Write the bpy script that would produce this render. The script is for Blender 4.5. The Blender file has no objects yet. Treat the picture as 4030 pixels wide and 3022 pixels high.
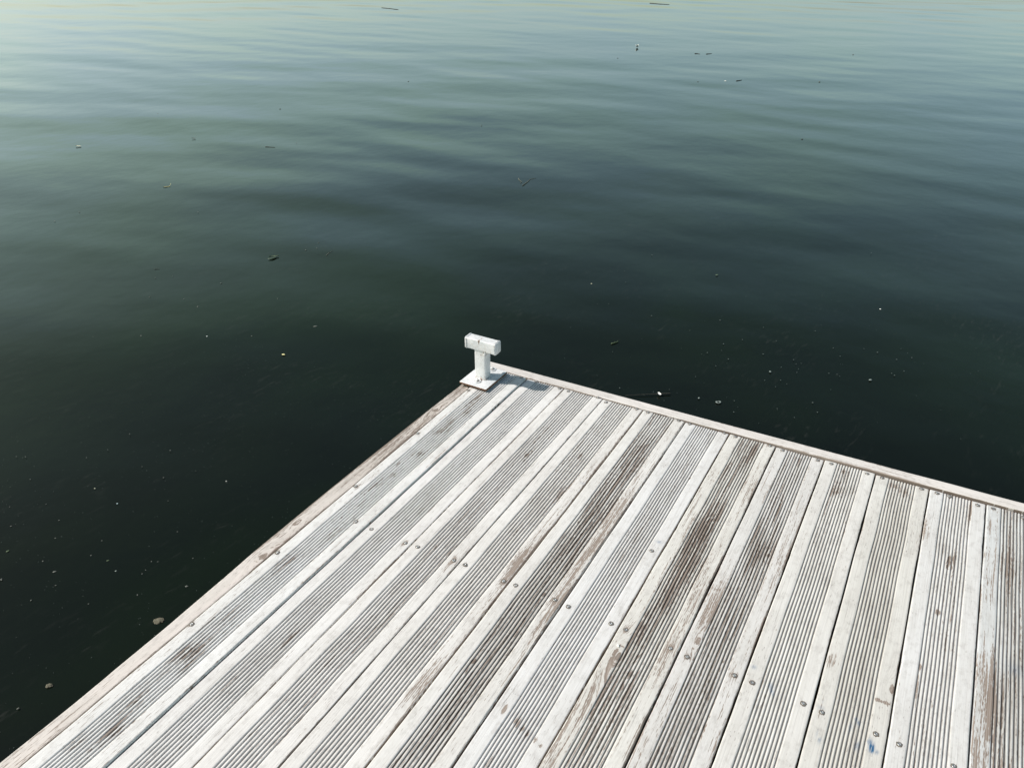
import bpy, math, random
import numpy as np

rng = random.Random(7)
S = bpy.context.scene
COL = S.collection
WATER_Z = -0.45

# ------------------------------------------------------------------ helpers
def link(o, parent=None):
    COL.objects.link(o)
    if parent is not None:
        o.parent = parent
    return o

def tag(o, label=None, cat=None, group=None, kind=None):
    if label: o['label'] = label
    if cat: o['category'] = cat
    if group: o['group'] = group
    if kind: o['kind'] = kind
    return o

def empty(name, loc):
    o = bpy.data.objects.new(name, None)
    o.empty_display_size = 0.05
    COL.objects.link(o)
    o.location = loc
    return o

def mesh_np(name, V, faces, smooth=True, attrs=None):
    """V (n,3); faces: (m,4) array or list of tuples"""
    me = bpy.data.meshes.new(name)
    if isinstance(faces, np.ndarray):
        m, k = faces.shape
        me.vertices.add(len(V)); me.vertices.foreach_set('co', np.asarray(V, np.float32).ravel())
        me.loops.add(m * k); me.loops.foreach_set('vertex_index', faces.astype(np.int32).ravel())
        me.polygons.add(m)
        me.polygons.foreach_set('loop_start', np.arange(0, m * k, k, dtype=np.int32))
        me.polygons.foreach_set('loop_total', np.full(m, k, dtype=np.int32))
        me.update(calc_edges=True)
    else:
        me.from_pydata([tuple(v) for v in V], [], faces)
        me.update()
    if smooth:
        me.polygons.foreach_set('use_smooth', [True] * len(me.polygons))
    for k, a in (attrs or {}).items():
        a = np.asarray(a, np.float32)
        if a.ndim == 2:
            at = me.attributes.new(k, 'FLOAT_VECTOR', 'POINT'); at.data.foreach_set('vector', a.ravel())
        else:
            at = me.attributes.new(k, 'FLOAT', 'POINT'); at.data.foreach_set('value', a)
    return me

def add_mesh(name, me, mat, parent=None, loc=(0, 0, 0), rot=(0, 0, 0)):
    o = bpy.data.objects.new(name, me)
    for m in (mat if isinstance(mat, (list, tuple)) else [mat]):
        me.materials.append(m)
    link(o, parent)
    o.location = loc
    o.rotation_euler = rot
    return o

class Geo:
    """collects verts and faces with material indices"""
    def __init__(s): s.v = []; s.f = []; s.m = []
    def grid(s, rows, closed=True, cap0=False, cap1=False, mi=0):
        n = len(rows[0]); b = len(s.v)
        for r in rows: s.v += [tuple(p) for p in r]
        for i in range(len(rows) - 1):
            for j in range(n if closed else n - 1):
                a = b + i * n + j; c = b + i * n + (j + 1) % n
                s.f.append((a, c, c + n, a + n)); s.m.append(mi)
        if cap0: s.f.append(tuple(b + j for j in reversed(range(n)))); s.m.append(mi)
        if cap1: s.f.append(tuple(b + (len(rows) - 1) * n + j for j in range(n))); s.m.append(mi)
    def build(s, name, mats, parent=None, loc=(0, 0, 0), rot=(0, 0, 0), smooth=True):
        me = bpy.data.meshes.new(name)
        me.from_pydata(s.v, [], s.f); me.update()
        me.polygons.foreach_set('material_index', s.m)
        if smooth: me.polygons.foreach_set('use_smooth', [True] * len(s.f))
        return add_mesh(name, me, mats, parent, loc, rot)

def rrect(w, h, r, n=5):
    """rounded rectangle outline, centred, CCW"""
    pts = []
    for cx, cy, a0 in ((w/2-r, h/2-r, 0), (-w/2+r, h/2-r, 90), (-w/2+r, -h/2+r, 180), (w/2-r, -h/2+r, 270)):
        for k in range(n + 1):
            a = math.radians(a0 + 90 * k / n)
            pts.append((cx + r * math.cos(a), cy + r * math.sin(a)))
    return pts

# ------------------------------------------------------------------ node helper
class N:
    def __init__(s, name):
        s.mat = bpy.data.materials.new(name); s.mat.use_nodes = True
        s.nt = s.mat.node_tree; s.nt.nodes.clear()
        s.out = s.nt.nodes.new('ShaderNodeOutputMaterial')
        s.bsdf = s.nt.nodes.new('ShaderNodeBsdfPrincipled')
        s.nt.links.new(s.bsdf.outputs[0], s.out.inputs[0])
    def node(s, t, **kw):
        n = s.nt.nodes.new(t)
        for k, v in kw.items(): setattr(n, k, v)
        return n
    def put(s, sock, v):
        if isinstance(v, bpy.types.NodeSocket): s.nt.links.new(v, sock)
        elif isinstance(v, (tuple, list)) and len(v) == 3 and sock.type == 'RGBA': sock.default_value = (*v, 1)
        else: sock.default_value = v
    def attr(s, name, out='Fac'):
        return s.node('ShaderNodeAttribute', attribute_name=name).outputs[out]
    def math(s, op, a, b=0.0, c=None, clamp=False):
        n = s.node('ShaderNodeMath', operation=op, use_clamp=clamp)
        s.put(n.inputs[0], a); s.put(n.inputs[1], b)
        if c is not None: s.put(n.inputs[2], c)
        return n.outputs[0]
    def vec(s, op, a, b):
        n = s.node('ShaderNodeVectorMath', operation=op)
        s.put(n.inputs[0], a); s.put(n.inputs[1], b)
        return n.outputs[0]
    def noise(s, v, scale=1.0, detail=3.0, rough=0.55, dist=0.0, color=False):
        n = s.node('ShaderNodeTexNoise')
        s.put(n.inputs['Vector'], v); s.put(n.inputs['Scale'], scale)
        s.put(n.inputs['Detail'], detail); s.put(n.inputs['Roughness'], rough); s.put(n.inputs['Distortion'], dist)
        return n.outputs['Color' if color else 'Fac']
    def ramp(s, f, a, b, lo=0.0, hi=1.0, smooth=False):
        n = s.node('ShaderNodeMapRange')
        if smooth: n.interpolation_type = 'SMOOTHSTEP'
        s.put(n.inputs['Value'], f)
        for k, v in (('From Min', a), ('From Max', b), ('To Min', lo), ('To Max', hi)): s.put(n.inputs[k], v)
        return n.outputs['Result']
    def mix(s, f, a, b, mode='MIX'):
        n = s.node('ShaderNodeMix', data_type='RGBA', blend_type=mode)
        s.put(n.inputs['Factor'], f); s.put(n.inputs[6], a); s.put(n.inputs[7], b)
        return n.outputs[2]
    def bump(s, h, strength=0.3, dist=0.001):
        n = s.node('ShaderNodeBump')
        s.put(n.inputs['Height'], h); n.inputs['Strength'].default_value = strength
        n.inputs['Distance'].default_value = dist
        s.nt.links.new(n.outputs[0], s.bsdf.inputs['Normal'])
    def set(s, **kw):
        for k, v in kw.items(): s.put(s.bsdf.inputs[k.replace('_', ' ')], v)
        return s.mat
    def pos(s): return s.node('ShaderNodeTexCoord').outputs['Object']

# ------------------------------------------------------------------ materials
def mat_painted_wood():
    m = N('weathered_white_paint_on_pine')
    gc = m.attr('gc', 'Vector'); wear = m.attr('wear'); dirt = m.attr('dirt'); blue = m.attr('blue'); soil = m.attr('soil')
    tint = m.node('ShaderNodeObjectInfo').outputs['Color']
    n1 = m.noise(m.vec('MULTIPLY', gc, (330, 6, 1)), 1, 4, .6)          # long grain streaks
    n2 = m.noise(m.vec('MULTIPLY', gc, (130, 5.5, 1)), 1, 3, .6)           # patches
    n3 = m.noise(m.vec('MULTIPLY', gc, (560, 70, 1)), 1, 2, .5)        # flecks
    n4 = m.noise(m.vec('MULTIPLY', gc, (14, 5, 1)), 1, 4, .6)           # clouds
    sep = m.node('ShaderNodeSeparateXYZ'); m.put(sep.inputs[0], gc)
    ring = m.math('SINE', m.math('MULTIPLY', m.math('ADD', sep.outputs[0], m.math('MULTIPLY', n2, .002)), 1450))
    def c(x, k): return m.math('MULTIPLY', m.math('SUBTRACT', x, .5), k)
    t = m.math('ADD', wear, c(n1, 1.15))
    t = m.math('ADD', t, c(n2, .95)); t = m.math('ADD', t, c(n3, .75)); t = m.math('ADD', t, m.math('MULTIPLY', ring, .035))
    peel = m.ramp(t, .49, .535)
    thin = m.ramp(t, .30, .52)                                         # paint gone thin round the bare parts
    bare = m.mix(m.ramp(n1, .3, .7), (.23, .18, .15), (.43, .37, .325))
    bare = m.mix(m.ramp(ring, -.2, 1, 0, .45), bare, (.17, .12, .09))
    bare = m.mix(m.math('MULTIPLY', soil, .6), bare, (.115, .09, .074))
    paint = m.mix(m.ramp(n4, .33, .68, 0, .34), tint, (.52, .495, .455))
    paint = m.mix(m.ramp(n1, .30, .55, .30, 0), paint, (.42, .39, .36))
    paint = m.mix(m.math('MULTIPLY', soil, m.ramp(n2, .3, .7, .15, .8)), paint, (.27, .23, .185))
    paint = m.mix(m.math('MULTIPLY', thin, .28), paint, (.40, .34, .29))
    crack = m.math('MULTIPLY', m.ramp(n1, .345, .30), m.ramp(m.math('ADD', wear, c(n4, 1.3)), .05, .28))
    paint = m.mix(m.math('MULTIPLY', crack, .6), paint, (.13, .105, .09))
    n5 = m.noise(m.vec('MULTIPLY', gc, (60, 34, 1)), 1, 5, .7)
    paint = m.mix(m.ramp(n5, .50, .74, 0, .42), paint, (.33, .305, .28))
    fleck = m.math('MULTIPLY', m.ramp(n3, .66, .70), m.ramp(n4, .48, .58))
    paint = m.mix(m.math('MULTIPLY', fleck, .7), paint, (.22, .19, .17))
    col = m.mix(peel, paint, bare)
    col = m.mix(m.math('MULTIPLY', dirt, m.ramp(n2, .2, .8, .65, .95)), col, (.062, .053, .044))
    col = m.mix(m.math('MULTIPLY', blue, m.ramp(m.math('ADD', n1, n3), .75, 1.05, .25, 1.0), clamp=True), col, (.03, .12, .25))
    m.set(Base_Color=col, Roughness=m.ramp(peel, 0, 1, .5, .85))
    h = m.math('SUBTRACT', m.math('MULTIPLY', n1, .9), m.math('MULTIPLY', peel, .45))
    h = m.math('SUBTRACT', h, m.math('MULTIPLY', crack, .5))
    m.bump(h, .55, .0011)
    m.bsdf.inputs['Specular IOR Level'].default_value = .35
    return m.mat

def mat_painted_steel():
    m = N('chipped_white_paint_on_steel')
    p = m.pos()
    a = m.noise(p, 95, 5, .65); b = m.noise(p, 30, 3); d = m.noise(p, 420, 2)
    rust = m.attr('rust')
    t = m.math('ADD', m.math('ADD', rust, m.math('MULTIPLY', m.math('SUBTRACT', a, .5), 1.3)), m.math('MULTIPLY', m.math('SUBTRACT', d, .5), .5))
    r = m.ramp(t, .46, .54)
    white = m.mix(m.ramp(b, .35, .7), (.82, .82, .825), (.66, .68, .70))
    white = m.mix(m.ramp(m.noise(p, 160, 4, .7), .54, .70, 0, .5), white, (.36, .34, .31))
    white = m.mix(m.ramp(t, .22, .5, 0, .5), white, (.52, .42, .33))
    rc = m.mix(m.ramp(d, .40, .60), (.06, .030, .020), (.20, .095, .05))
    m.set(Base_Color=m.mix(r, white, rc), Roughness=m.ramp(r, 0, 1, .38, .9))
    m.bump(m.math('ADD', m.math('MULTIPLY', b, .6), m.math('MULTIPLY', a, .4)), .6, .0032)
    return m.mat

def mat_simple(name, c1, c2, scale=200, rough=.6, metal=0.0, bump=.2, detail=3):
    m = N(name)
    n = m.noise(m.pos(), scale, detail, .6)
    m.set(Base_Color=m.mix(m.ramp(n, .35, .65), c1, c2), Roughness=rough, Metallic=metal)
    if bump: m.bump(n, bump, .001)
    return m.mat

def mat_water():
    m = N('dark_green_lake_water')
    p = m.pos()
    # faint silt streaks and greener clouds just below the surface
    n1 = m.noise(m.vec('MULTIPLY', p, (.55, .4, 1)), 1, 3, .55)
    col = m.mix(m.ramp(n1, .4, .68, smooth=True), (.0040, .0058, .0042), (.0060, .0112, .0048))
    rot = m.node('ShaderNodeVectorRotate', rotation_type='Z_AXIS'); m.put(rot.inputs['Vector'], p)
    rot.inputs['Angle'].default_value = math.radians(-78)
    s1 = m.noise(m.vec('MULTIPLY', rot.outputs[0], (11, 42, 1)), 1, 4, .65, .5)
    patch = m.noise(m.vec('MULTIPLY', p, (1.9, 1.9, 1)), 1, 2, .5)
    st = m.math('MULTIPLY', m.ramp(s1, .56, .78), m.ramp(patch, .46, .66))
    col = m.mix(m.math('MULTIPLY', st, .8), col, (.028, .030, .026))
    m.set(Base_Color=col, Roughness=.035, IOR=1.333)
    # small wavelets
    w = m.noise(m.vec('MULTIPLY', rot.outputs[0], (2.6, 2.6, 1)), 1, 3, .5)
    m.bump(w, .12, .02)
    return m.mat

WOOD = mat_painted_wood()
STEEL = mat_painted_steel()
SCREW = mat_simple('zinc_screw_head', (.42, .42, .42), (.60, .60, .59), 900, .38, .75, .2)
RECESS_SHADE = mat_simple('dark_ring_as_recess_shade', (.045, .04, .035), (.28, .24, .20), 700, .9, 0, .4)
RAWWOOD = mat_simple('raw_joist_wood', (.10, .075, .055), (.17, .13, .10), 40, .9)
FLOAT = mat_simple('grey_float_plastic', (.05, .055, .06), (.09, .10, .105), 12, .7)
FOAM = mat_simple('grey_foam', (.05, .066, .062), (.12, .15, .14), 500, .5)
FOAMR = mat_simple('pale_grey_foam', (.13, .165, .155), (.28, .33, .31), 400, .5)
PALE = mat_simple('pale_fleck', (.06, .068, .06), (.15, .16, .14), 600, .6)
WHITE = mat_simple('white_fluff', (.75, .76, .72), (.9, .9, .86), 300, .6)
STRAW = mat_simple('pale_straw', (.62, .60, .42), (.80, .78, .62), 200, .6)
YLEAF = mat_simple('yellow_leaf', (.55, .50, .20), (.72, .68, .38), 120, .6)
GLEAF = mat_simple('green_leaf', (.07, .11, .065), (.17, .22, .14), 90, .6)
OLIVE = mat_simple('olive_weed', (.04, .07, .03), (.10, .14, .07), 150, .7)
TWIG = mat_simple('dark_twig', (.020, .022, .018), (.05, .048, .038), 150, .8)
PTWIG = mat_simple('pale_twig', (.035, .045, .038), (.13, .14, .11), 90, .7)
CLUMP = mat_simple('mottled_brown_growth', (.035, .035, .024), (.26, .24, .17), 260, .85, 0, .6, 5)
CYAN = mat_simple('pale_cyan_chip', (.45, .66, .70), (.7, .85, .88), 300, .4)

# ------------------------------------------------------------------ water
def build_water():
    cx, cy = 1.33, -2.24
    va = math.radians(119.2)
    fine = np.radians(np.arange(-46, 46.01, .22)); coarse = np.radians(np.concatenate([np.arange(-180, -46, 3.0), np.arange(49, 179.9, 3.0)]))
    ang = np.sort(np.concatenate([fine, coarse])) + va
    r = [0.4]
    while r[-1] < 60: r.append(r[-1] + max(.035, r[-1] * .0085))
    while r[-1] < 1500: r.append(r[-1] * 1.12)
    r = np.array(r)
    R, A = np.meshgrid(r, ang, indexing='ij')
    X = cx + R * np.cos(A); Y = cy + R * np.sin(A)
    g = np.random.default_rng(12)
    Z = np.zeros_like(X)
    fam = []
    for _ in range(13): fam.append((g.uniform(.6, 1.3), g.normal(82, 9), g.uniform(.5, 1) * .0080))
    for _ in range(14): fam.append((g.uniform(1.1, 2.8), g.normal(114, 20), g.uniform(.5, 1) * .0078))
    for _ in range(14): fam.append((g.uniform(.28, .55), g.normal(104, 18), g.uniform(.5, 1) * .0042))
    for lam, d, sl in fam:
        k = 2 * math.pi / lam; d = math.radians(d)
        ph = g.uniform(0, 6.28); wx, wy, wp = g.uniform(.05, .3, 3)
        mod = .55 + .45 * np.sin(wx * X + wy * Y * (1 if wp > .17 else -1) + ph * 1.7)
        warp = .35 * np.sin(.31 * X - .22 * Y + ph) * lam
        Z += mod * sl / k * np.sin(k * (X * math.cos(d) + Y * math.sin(d) + warp) + ph)
    Z *= np.clip((75 - R) / 40, 0, 1) * np.clip(R / 1.2 - .3, 0, 1)
    near = 1 - .62 * np.exp(-np.maximum(R - 2.2, 0) / 3.6)             # calmer in the lee of the jetty
    Z *= .82 * near * (1 - .30 * np.clip((R - 6) / 14, 0, 1))
    nr, na = X.shape
    V = np.stack([X, Y, Z], -1).reshape(-1, 3)
    i = np.arange(nr - 1)[:, None]; j = np.arange(na)[None, :]; j2 = (j + 1) % na
    F = np.stack([i * na + j, (i + 1) * na + j, (i + 1) * na + j2, i * na + j2], -1).reshape(-1, 4)
    me = mesh_np('water', V, F)
    o = add_mesh('water', me, mat_water(), None, (0, 0, WATER_Z))
    tag(o, 'calm dark green lake water with low soft ripples brightening into the distance', 'water', kind='structure')
build_water()

# ------------------------------------------------------------------ jetty
JZ = -0.17
jetty = empty('wooden_jetty', (0.85, -1.6, JZ))
tag(jetty, 'corner of a jetty decked with grooved white-painted planks above dark water', 'jetty')
def jl(x, y, z): return (x - .85, y + 1.6, z - JZ)

def lownoise(g, t, n=7, f0=1.5, f1=16):
    s = np.zeros_like(t)
    for _ in range(n): s += np.sin(t * g.uniform(f0, f1) + g.uniform(0, 6.28)) / math.sqrt(n)
    return s

def grain(X, Y, knots, g):
    G = X + .0016 * np.sin(Y * g.uniform(1.5, 4) + g.uniform(0, 6)) + .0007 * np.sin(Y * g.uniform(8, 14))
    for kx, ky, r in knots:
        dx = X - kx; dy = (Y - ky) / 3.2
        d = np.sqrt(dx * dx + dy * dy)
        w = np.exp(-(d / r) ** 2)
        G = G * (1 - w) + w * (kx + d * 1.1) - .25 * dx * np.exp(-(d / (2.2 * r)) ** 2)
    return G

def board_profile(w, grooved=True, depth=.028, n=10):
    """closed outline (x, z, dirt, side) listed along the top from left to right then the underside"""
    pts = []
    r = .0028
    pts.append((0, -depth + .002, 0, 1)); pts.append((0, -depth * .5, 0, 1)); pts.append((0, -r * 1.6, 0, 1))
    for k in range(5):
        a = math.pi / 2 * k / 4
        pts.append((r - r * math.cos(a), -r + r * math.sin(a), 0, 1 - k / 4))
    if grooved:
        x0 = .0352 * w / .145; x1 = w - .0352 * w / .145
        for k in range(1, 12): pts.append((r + (x0 - r) * k / 12, 0.00012 * math.sin(math.pi * k / 12), 0, 0))
        p = (x1 - x0) / (n - 1 + .36)
        pts.append((x0, -.0003, 0, 0))
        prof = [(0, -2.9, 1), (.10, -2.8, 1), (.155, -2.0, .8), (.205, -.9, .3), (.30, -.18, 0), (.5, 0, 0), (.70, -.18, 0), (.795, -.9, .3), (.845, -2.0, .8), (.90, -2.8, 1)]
        gx = x0 + .18 * p
        pts.append((x0 + .06 * p, -.0014, .5, 0))
        for i in range(n - 1):
            for t, z, d in prof: pts.append((gx + (i + t) * p, z / 1000, d, .0))
        pts.append((gx + (n - 1) * p, -.0028, 1, 0)); pts.append((gx + (n - 1 + .10) * p, -.0026, .9, 0))
        pts.append((gx + (n - 1 + .15) * p, -.0012, .5, 0)); pts.append((x1, -.0002, 0, 0))
        for k in range(1, 13): pts.append((x1 + (w - r - x1) * k / 12, 0.00012 * math.sin(math.pi * k / 12), 0, 0))
    else:
        n = max(8, int(w / .003))
        for k in range(1, n + 1): pts.append((r + (w - 2 * r) * k / n, 0, 0, 0))
    for k in range(1, 5):
        a = math.pi / 2 * k / 4
        pts.append((w - r + r * math.sin(a), -r + r * math.cos(a), 0, k / 4))
    pts += [(w, -r * 1.6, 0, 1), (w, -depth * .5, 0, 1), (w, -depth + .002, 0, 1), (w - .002, -depth, 0, 1), (.002, -depth, 0, 1)]
    return np.array(pts)

def plank(name, width, y_end, y_near, seed, wear_fn, tint, grooved=True, depth=.028, knots=(), fine_to=-2.05, step=.010,
          blue_fn=None, soil_fn=None, outer_fn=None, slope_end=0.0, side_wear=.68, nridge=10, gdirt=.8):
    """plank in its own frame: x across 0..width, y along (from y_end at the far end down to y_near)"""
    g = np.random.default_rng(seed)
    P = board_profile(width, grooved, depth, nridge)
    ys = [y_end, y_end - .0007, y_end - .002, y_end - .004]
    y = y_end - .004 - step
    while y > max(fine_to, y_near): ys.append(y); y -= step
    while y > y_near: ys.append(y); y -= .06
    ys.append(y_near)
    ys = np.array(ys)
    Yg, Xg = np.meshgrid(ys, P[:, 0], indexing='ij')
    Zg = np.tile(P[:, 1], (len(ys), 1)); D = np.tile(P[:, 2], (len(ys), 1)); SD = np.tile(P[:, 3], (len(ys), 1))
    X = Xg.copy(); Y = Yg.copy(); Z = Zg.copy()
    top = Zg > -.0035
    endround = np.zeros(len(ys)); endround[:3] = (.0022, .0010, .0003)
    Z = np.where(top, Z - endround[:, None], Z)
    wob = .00045 * lownoise(g, ys, 6, 3, 30)
    X = X + wob[:, None] + .00018 * np.sin(Xg * 900 + 40 * Yg) * (D > 0)
    # chipped edges
    chip = np.clip(lownoise(g, ys, 9, 8, 90) - .9, 0, 2) * .0011
    X = X - np.where((Xg > width - .003), chip[:, None], 0)
    chip2 = np.clip(lownoise(g, ys, 9, 8, 90) - 1.1, 0, 2) * .0009
    X = X + np.where((Xg < .003), chip2[:, None], 0)
    Z = Z + .0004 * lownoise(g, ys, 4, 1, 5)[:, None]
    if slope_end: Y = Y + slope_end * Xg * (np.arange(len(ys)) < 4)[:, None]
    if outer_fn is not None: X = np.where(True, width - (width - X) * outer_fn(Yg), X)
    G = grain(Xg, Yg, knots, g)
    edge_r = np.exp(-np.maximum(width - Xg, 0) / .0035); edge_l = np.exp(-Xg / .002)
    w = wear_fn(Xg, Yg, g)
    ln = lownoise(g, ys, 8, 2, 22)[:, None]
    w = w + edge_r * (.26 + .16 * ln) + edge_l * (.13 + .1 * lownoise(g, ys, 8, 2, 22)[:, None])
    w = np.where(Zg < -.003, .62 if not grooved else w, w)
    w = np.where((SD >= .75) & (Xg > width * .5), side_wear, w)
    w = np.where((SD >= .75) & (Xg < width * .5), .35, w)
    for kx, ky, r in knots:
        d = np.sqrt((Xg - kx) ** 2 + ((Yg - ky) / 1.3) ** 2)
        w = w + .30 * np.exp(-(d / (r * .55)) ** 2)
        D = np.maximum(D, .55 * np.exp(-(d / (r * .25)) ** 2))
    w[:2] += .15
    soil = soil_fn(Xg, Yg, g) if soil_fn else np.zeros_like(X)
    soil = np.clip(soil, 0, 1)
    blue = blue_fn(Xg, Yg) if blue_fn else np.zeros_like(X)
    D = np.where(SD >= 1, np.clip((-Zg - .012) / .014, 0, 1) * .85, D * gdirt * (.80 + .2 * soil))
    nr, nc = X.shape
    V = np.stack([X, Y, Z], -1).reshape(-1, 3)
    i = np.arange(nr - 1)[:, None]; j = np.arange(nc)[None, :]; j2 = (j + 1) % nc
    F = np.stack([i * nc + j, (i + 1) * nc + j, (i + 1) * nc + j2, i * nc + j2], -1).reshape(-1, 4)
    F = F[:, ::-1]
    gc = np.stack([G, Yg, np.full_like(G, seed * 3.7)], -1).reshape(-1, 3)
    # end caps as quads fans: a centre strip joining top and underside points
    faces = [tuple(int(q) for q in f) for f in ()]
    me = mesh_np(name, V, F, True, dict(gc=gc, wear=w.ravel(), dirt=D.ravel(), blue=blue.ravel(), soil=soil.ravel()))
    import bmesh
    bm = bmesh.new(); bm.from_mesh(me); bm.verts.ensure_lookup_table()
    f1 = bm.faces.new([bm.verts[k] for k in range(nc)][::-1]); f2 = bm.faces.new([bm.verts[(nr - 1) * nc + k] for k in range(nc)])
    f1.smooth = f2.smooth = False
    bmesh.ops.recalc_face_normals(bm, faces=bm.faces)
    bm.to_mesh(me); bm.free()
    return me

def blobs(lst):
    def f(X, Y):
        w = np.zeros_like(X)
        for x, y, rx, ry, a in lst: w = w + a * np.exp(-((X - x) / rx) ** 2 - ((Y - y) / ry) ** 2)
        return w
    return f

RZ = (.036, .112)   # reeded zone
def in_reed(X): return ((X > RZ[0]) & (X < RZ[1])).astype(float)

# per board: base wear, reed wear, right-flat wear, left-flat wear, tint, soil in reeds, blobs(x in board), soil blobs
BD = [
 dict(b=.07, reed=.13, rf=.14, lf=.18, t=(.84, .835, .825), soil=.10,
      bl=[(.06,-.24,.014,.03,.32),(.082,-.33,.01,.02,.3),(.07,-.30,.012,.03,.36),(.062,-.40,.012,.02,.3),(.085,-.45,.010,.02,.25),(.06,-.47,.01,.02,.3),(.055,-.62,.012,.025,.42),
          (.078,-.60,.01,.02,.36),(.05,-.68,.01,.02,.38),(.072,-.73,.01,.02,.36),(.058,-.80,.01,.02,.3),(.045,-1.16,.012,.02,.36),(.06,-1.18,.012,.03,.34),(.075,-1.36,.012,.03,.3),
          (.06,-1.50,.02,.025,.5),(.085,-1.5,.012,.03,.4),(.07,-1.66,.012,.03,.4),(.09,-1.72,.01,.03,.4),(.05,-1.78,.012,.02,.3)]),
 dict(b=.03, reed=.10, rf=.08, lf=.04, t=(.84, .825, .81), soil=.10, bl=[(.10,-1.2,.02,.1,.15),(.09,-1.35,.01,.02,.25),(.13,-1.46,.02,.06,.2),(.128,-.96,.01,.02,.3)], so=[(.075,-.8,.04,.3,.25),(.075,-1.35,.04,.15,.3)]),
 dict(b=.04, reed=.17, rf=.10, lf=.05, t=(.83, .81, .79), soil=.18, bl=[(.074,-.44,.012,.02,.5),(.13,-.95,.016,.05,.22),(.06,-1.0,.03,.2,.12),(.10,-1.3,.02,.2,.12)], so=[(.075,-1.0,.04,.3,.35),(.06,-.5,.03,.1,.3)]),
 dict(b=.05, reed=.18, rf=.18, lf=.05, t=(.82, .80, .775), soil=.20, bl=[(.13,-.82,.022,.06,.30),(.137,-.92,.014,.05,.38),(.128,-.88,.012,.03,.4),(.05,-.30,.012,.03,.4),(.075,-.36,.01,.02,.35),(.135,-1.15,.015,.12,.22),(.132,-.6,.02,.1,.2),(.10,-.55,.01,.05,.35),(.13,-1.3,.018,.05,.3)], so=[(.075,-.75,.04,.4,.2)]),
 dict(b=.06, reed=.22, rf=.16, lf=.08, t=(.80, .785, .76), soil=.24, bl=[(.075,-1.05,.04,.30,.15),(.075,-.70,.04,.22,.2),(.128,-.45,.02,.13,.28),(.128,-.92,.022,.14,.34),(.14,-1.02,.012,.08,.3),(.075,-.30,.03,.12,.2),(.13,-.66,.02,.1,.25)], so=[(.075,-.75,.04,.26,.55),(.075,-1.15,.045,.28,.5),(.075,-.3,.03,.12,.3)]),
 dict(b=.02, reed=.11, rf=.01, lf=.05, t=(.80, .795, .79), soil=.12, bl=[(.02,-1.275,.004,.012,.75),(.026,-1.282,.004,.01,.6),(.055,-1.29,.004,.008,.6),(.065,-1.295,.004,.01,.6),(.08,-1.30,.004,.01,.65),(.095,-1.306,.004,.008,.5),(.115,-1.312,.006,.006,.7),(.13,-1.317,.006,.004,.6),(.06,-.55,.02,.10,.15)], so=[(.075,-.5,.04,.3,.15)]),
 dict(b=.13, reed=.10, rf=.15, lf=.13, t=(.77, .755, .715), soil=.2, bl=[(.05,-.04,.012,.04,.5),(.075,-.10,.015,.09,.45),(.095,-.08,.01,.08,.45),(.05,-.2,.01,.08,.3),(.075,-.40,.03,.05,.28),(.06,-.52,.03,.08,.5),(.085,-.46,.02,.05,.45),(.075,-.65,.035,.07,.30),(.07,-.78,.03,.08,.42),
          (.05,-.88,.02,.09,.45),(.02,-1.12,.02,.09,.30),(.015,-1.2,.014,.09,.25),(.07,-1.13,.03,.05,.4),(.06,-1.27,.04,.08,.35),(.13,-.85,.015,.15,.24),(.10,-.97,.02,.12,.2)], so=[(.07,-.55,.04,.12,.6),(.06,-.85,.04,.12,.5),(.02,-1.0,.03,.08,.5),(.075,-.12,.03,.1,.4)]),
 dict(b=.09, reed=.20, rf=.17, lf=.16, t=(.755, .745, .73), soil=.30, bl=[(.06,-.50,.02,.06,.25),(.08,-.55,.014,.04,.35),(.10,-.50,.02,.03,.25),(.03,-.72,.012,.07,.42),(.02,-.80,.012,.06,.3),(.13,-.62,.016,.08,.32),(.075,-.9,.04,.25,.12),(.02,-1.08,.02,.1,.2)], so=[(.075,-.75,.04,.25,.4),(.075,-1.1,.045,.2,.45),(.07,-.5,.03,.08,.4)]),
 dict(b=.04, reed=.10, rf=.06, lf=.03, t=(.76, .745, .715), soil=.14, bl=[(.06,-.035,.01,.015,.45),(.07,-.06,.012,.02,.4),(.055,-.10,.01,.02,.4),(.06,-.135,.02,.015,.55),(.055,-.16,.018,.016,.6),(.10,-.12,.008,.02,.3),(.03,-.77,.004,.004,.5)], so=[(.075,-.1,.03,.08,.25)]),
 dict(b=.04, reed=.07, rf=.06, lf=.06, t=(.73, .715, .675), soil=.22, bl=[(.05,-.03,.02,.012,.5),(.075,-.04,.02,.02,.42),(.09,-.06,.014,.014,.42),(.06,-.30,.02,.05,.25),(.13,-.86,.014,.003,.95),(.143,-.82,.006,.02,.5),(.01,-.80,.010,.02,.4),(.115,-.86,.004,.005,.7)], so=[(.075,-.35,.04,.2,.25),(.075,-.8,.04,.3,.3)]),
 dict(b=.06, reed=.14, rf=.03, lf=.04, t=(.76, .755, .745), soil=.12, bl=[(.108,-.06,.004,.06,.8),(.006,-.2,.01,.08,.35),(.06,-.52,.008,.01,.7),(.075,-.3,.01,.02,.3),(.09,-.6,.02,.15,.2),(.04,-.72,.006,.01,.5),(.05,-.9,.03,.1,.2)], so=[(.06,-.28,.02,.04,.5)]),
 dict(b=.10, reed=.20, rf=.08, lf=.14, t=(.69, .71, .715), soil=.36, bl=[(.012,-.10,.01,.04,.35),(.06,-.25,.02,.08,.25),(.015,-.36,.012,.05,.45),(.03,-.7,.02,.06,.4),(.02,-.85,.03,.1,.5)], so=[(.075,-.6,.05,.4,.4)]),
]
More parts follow.
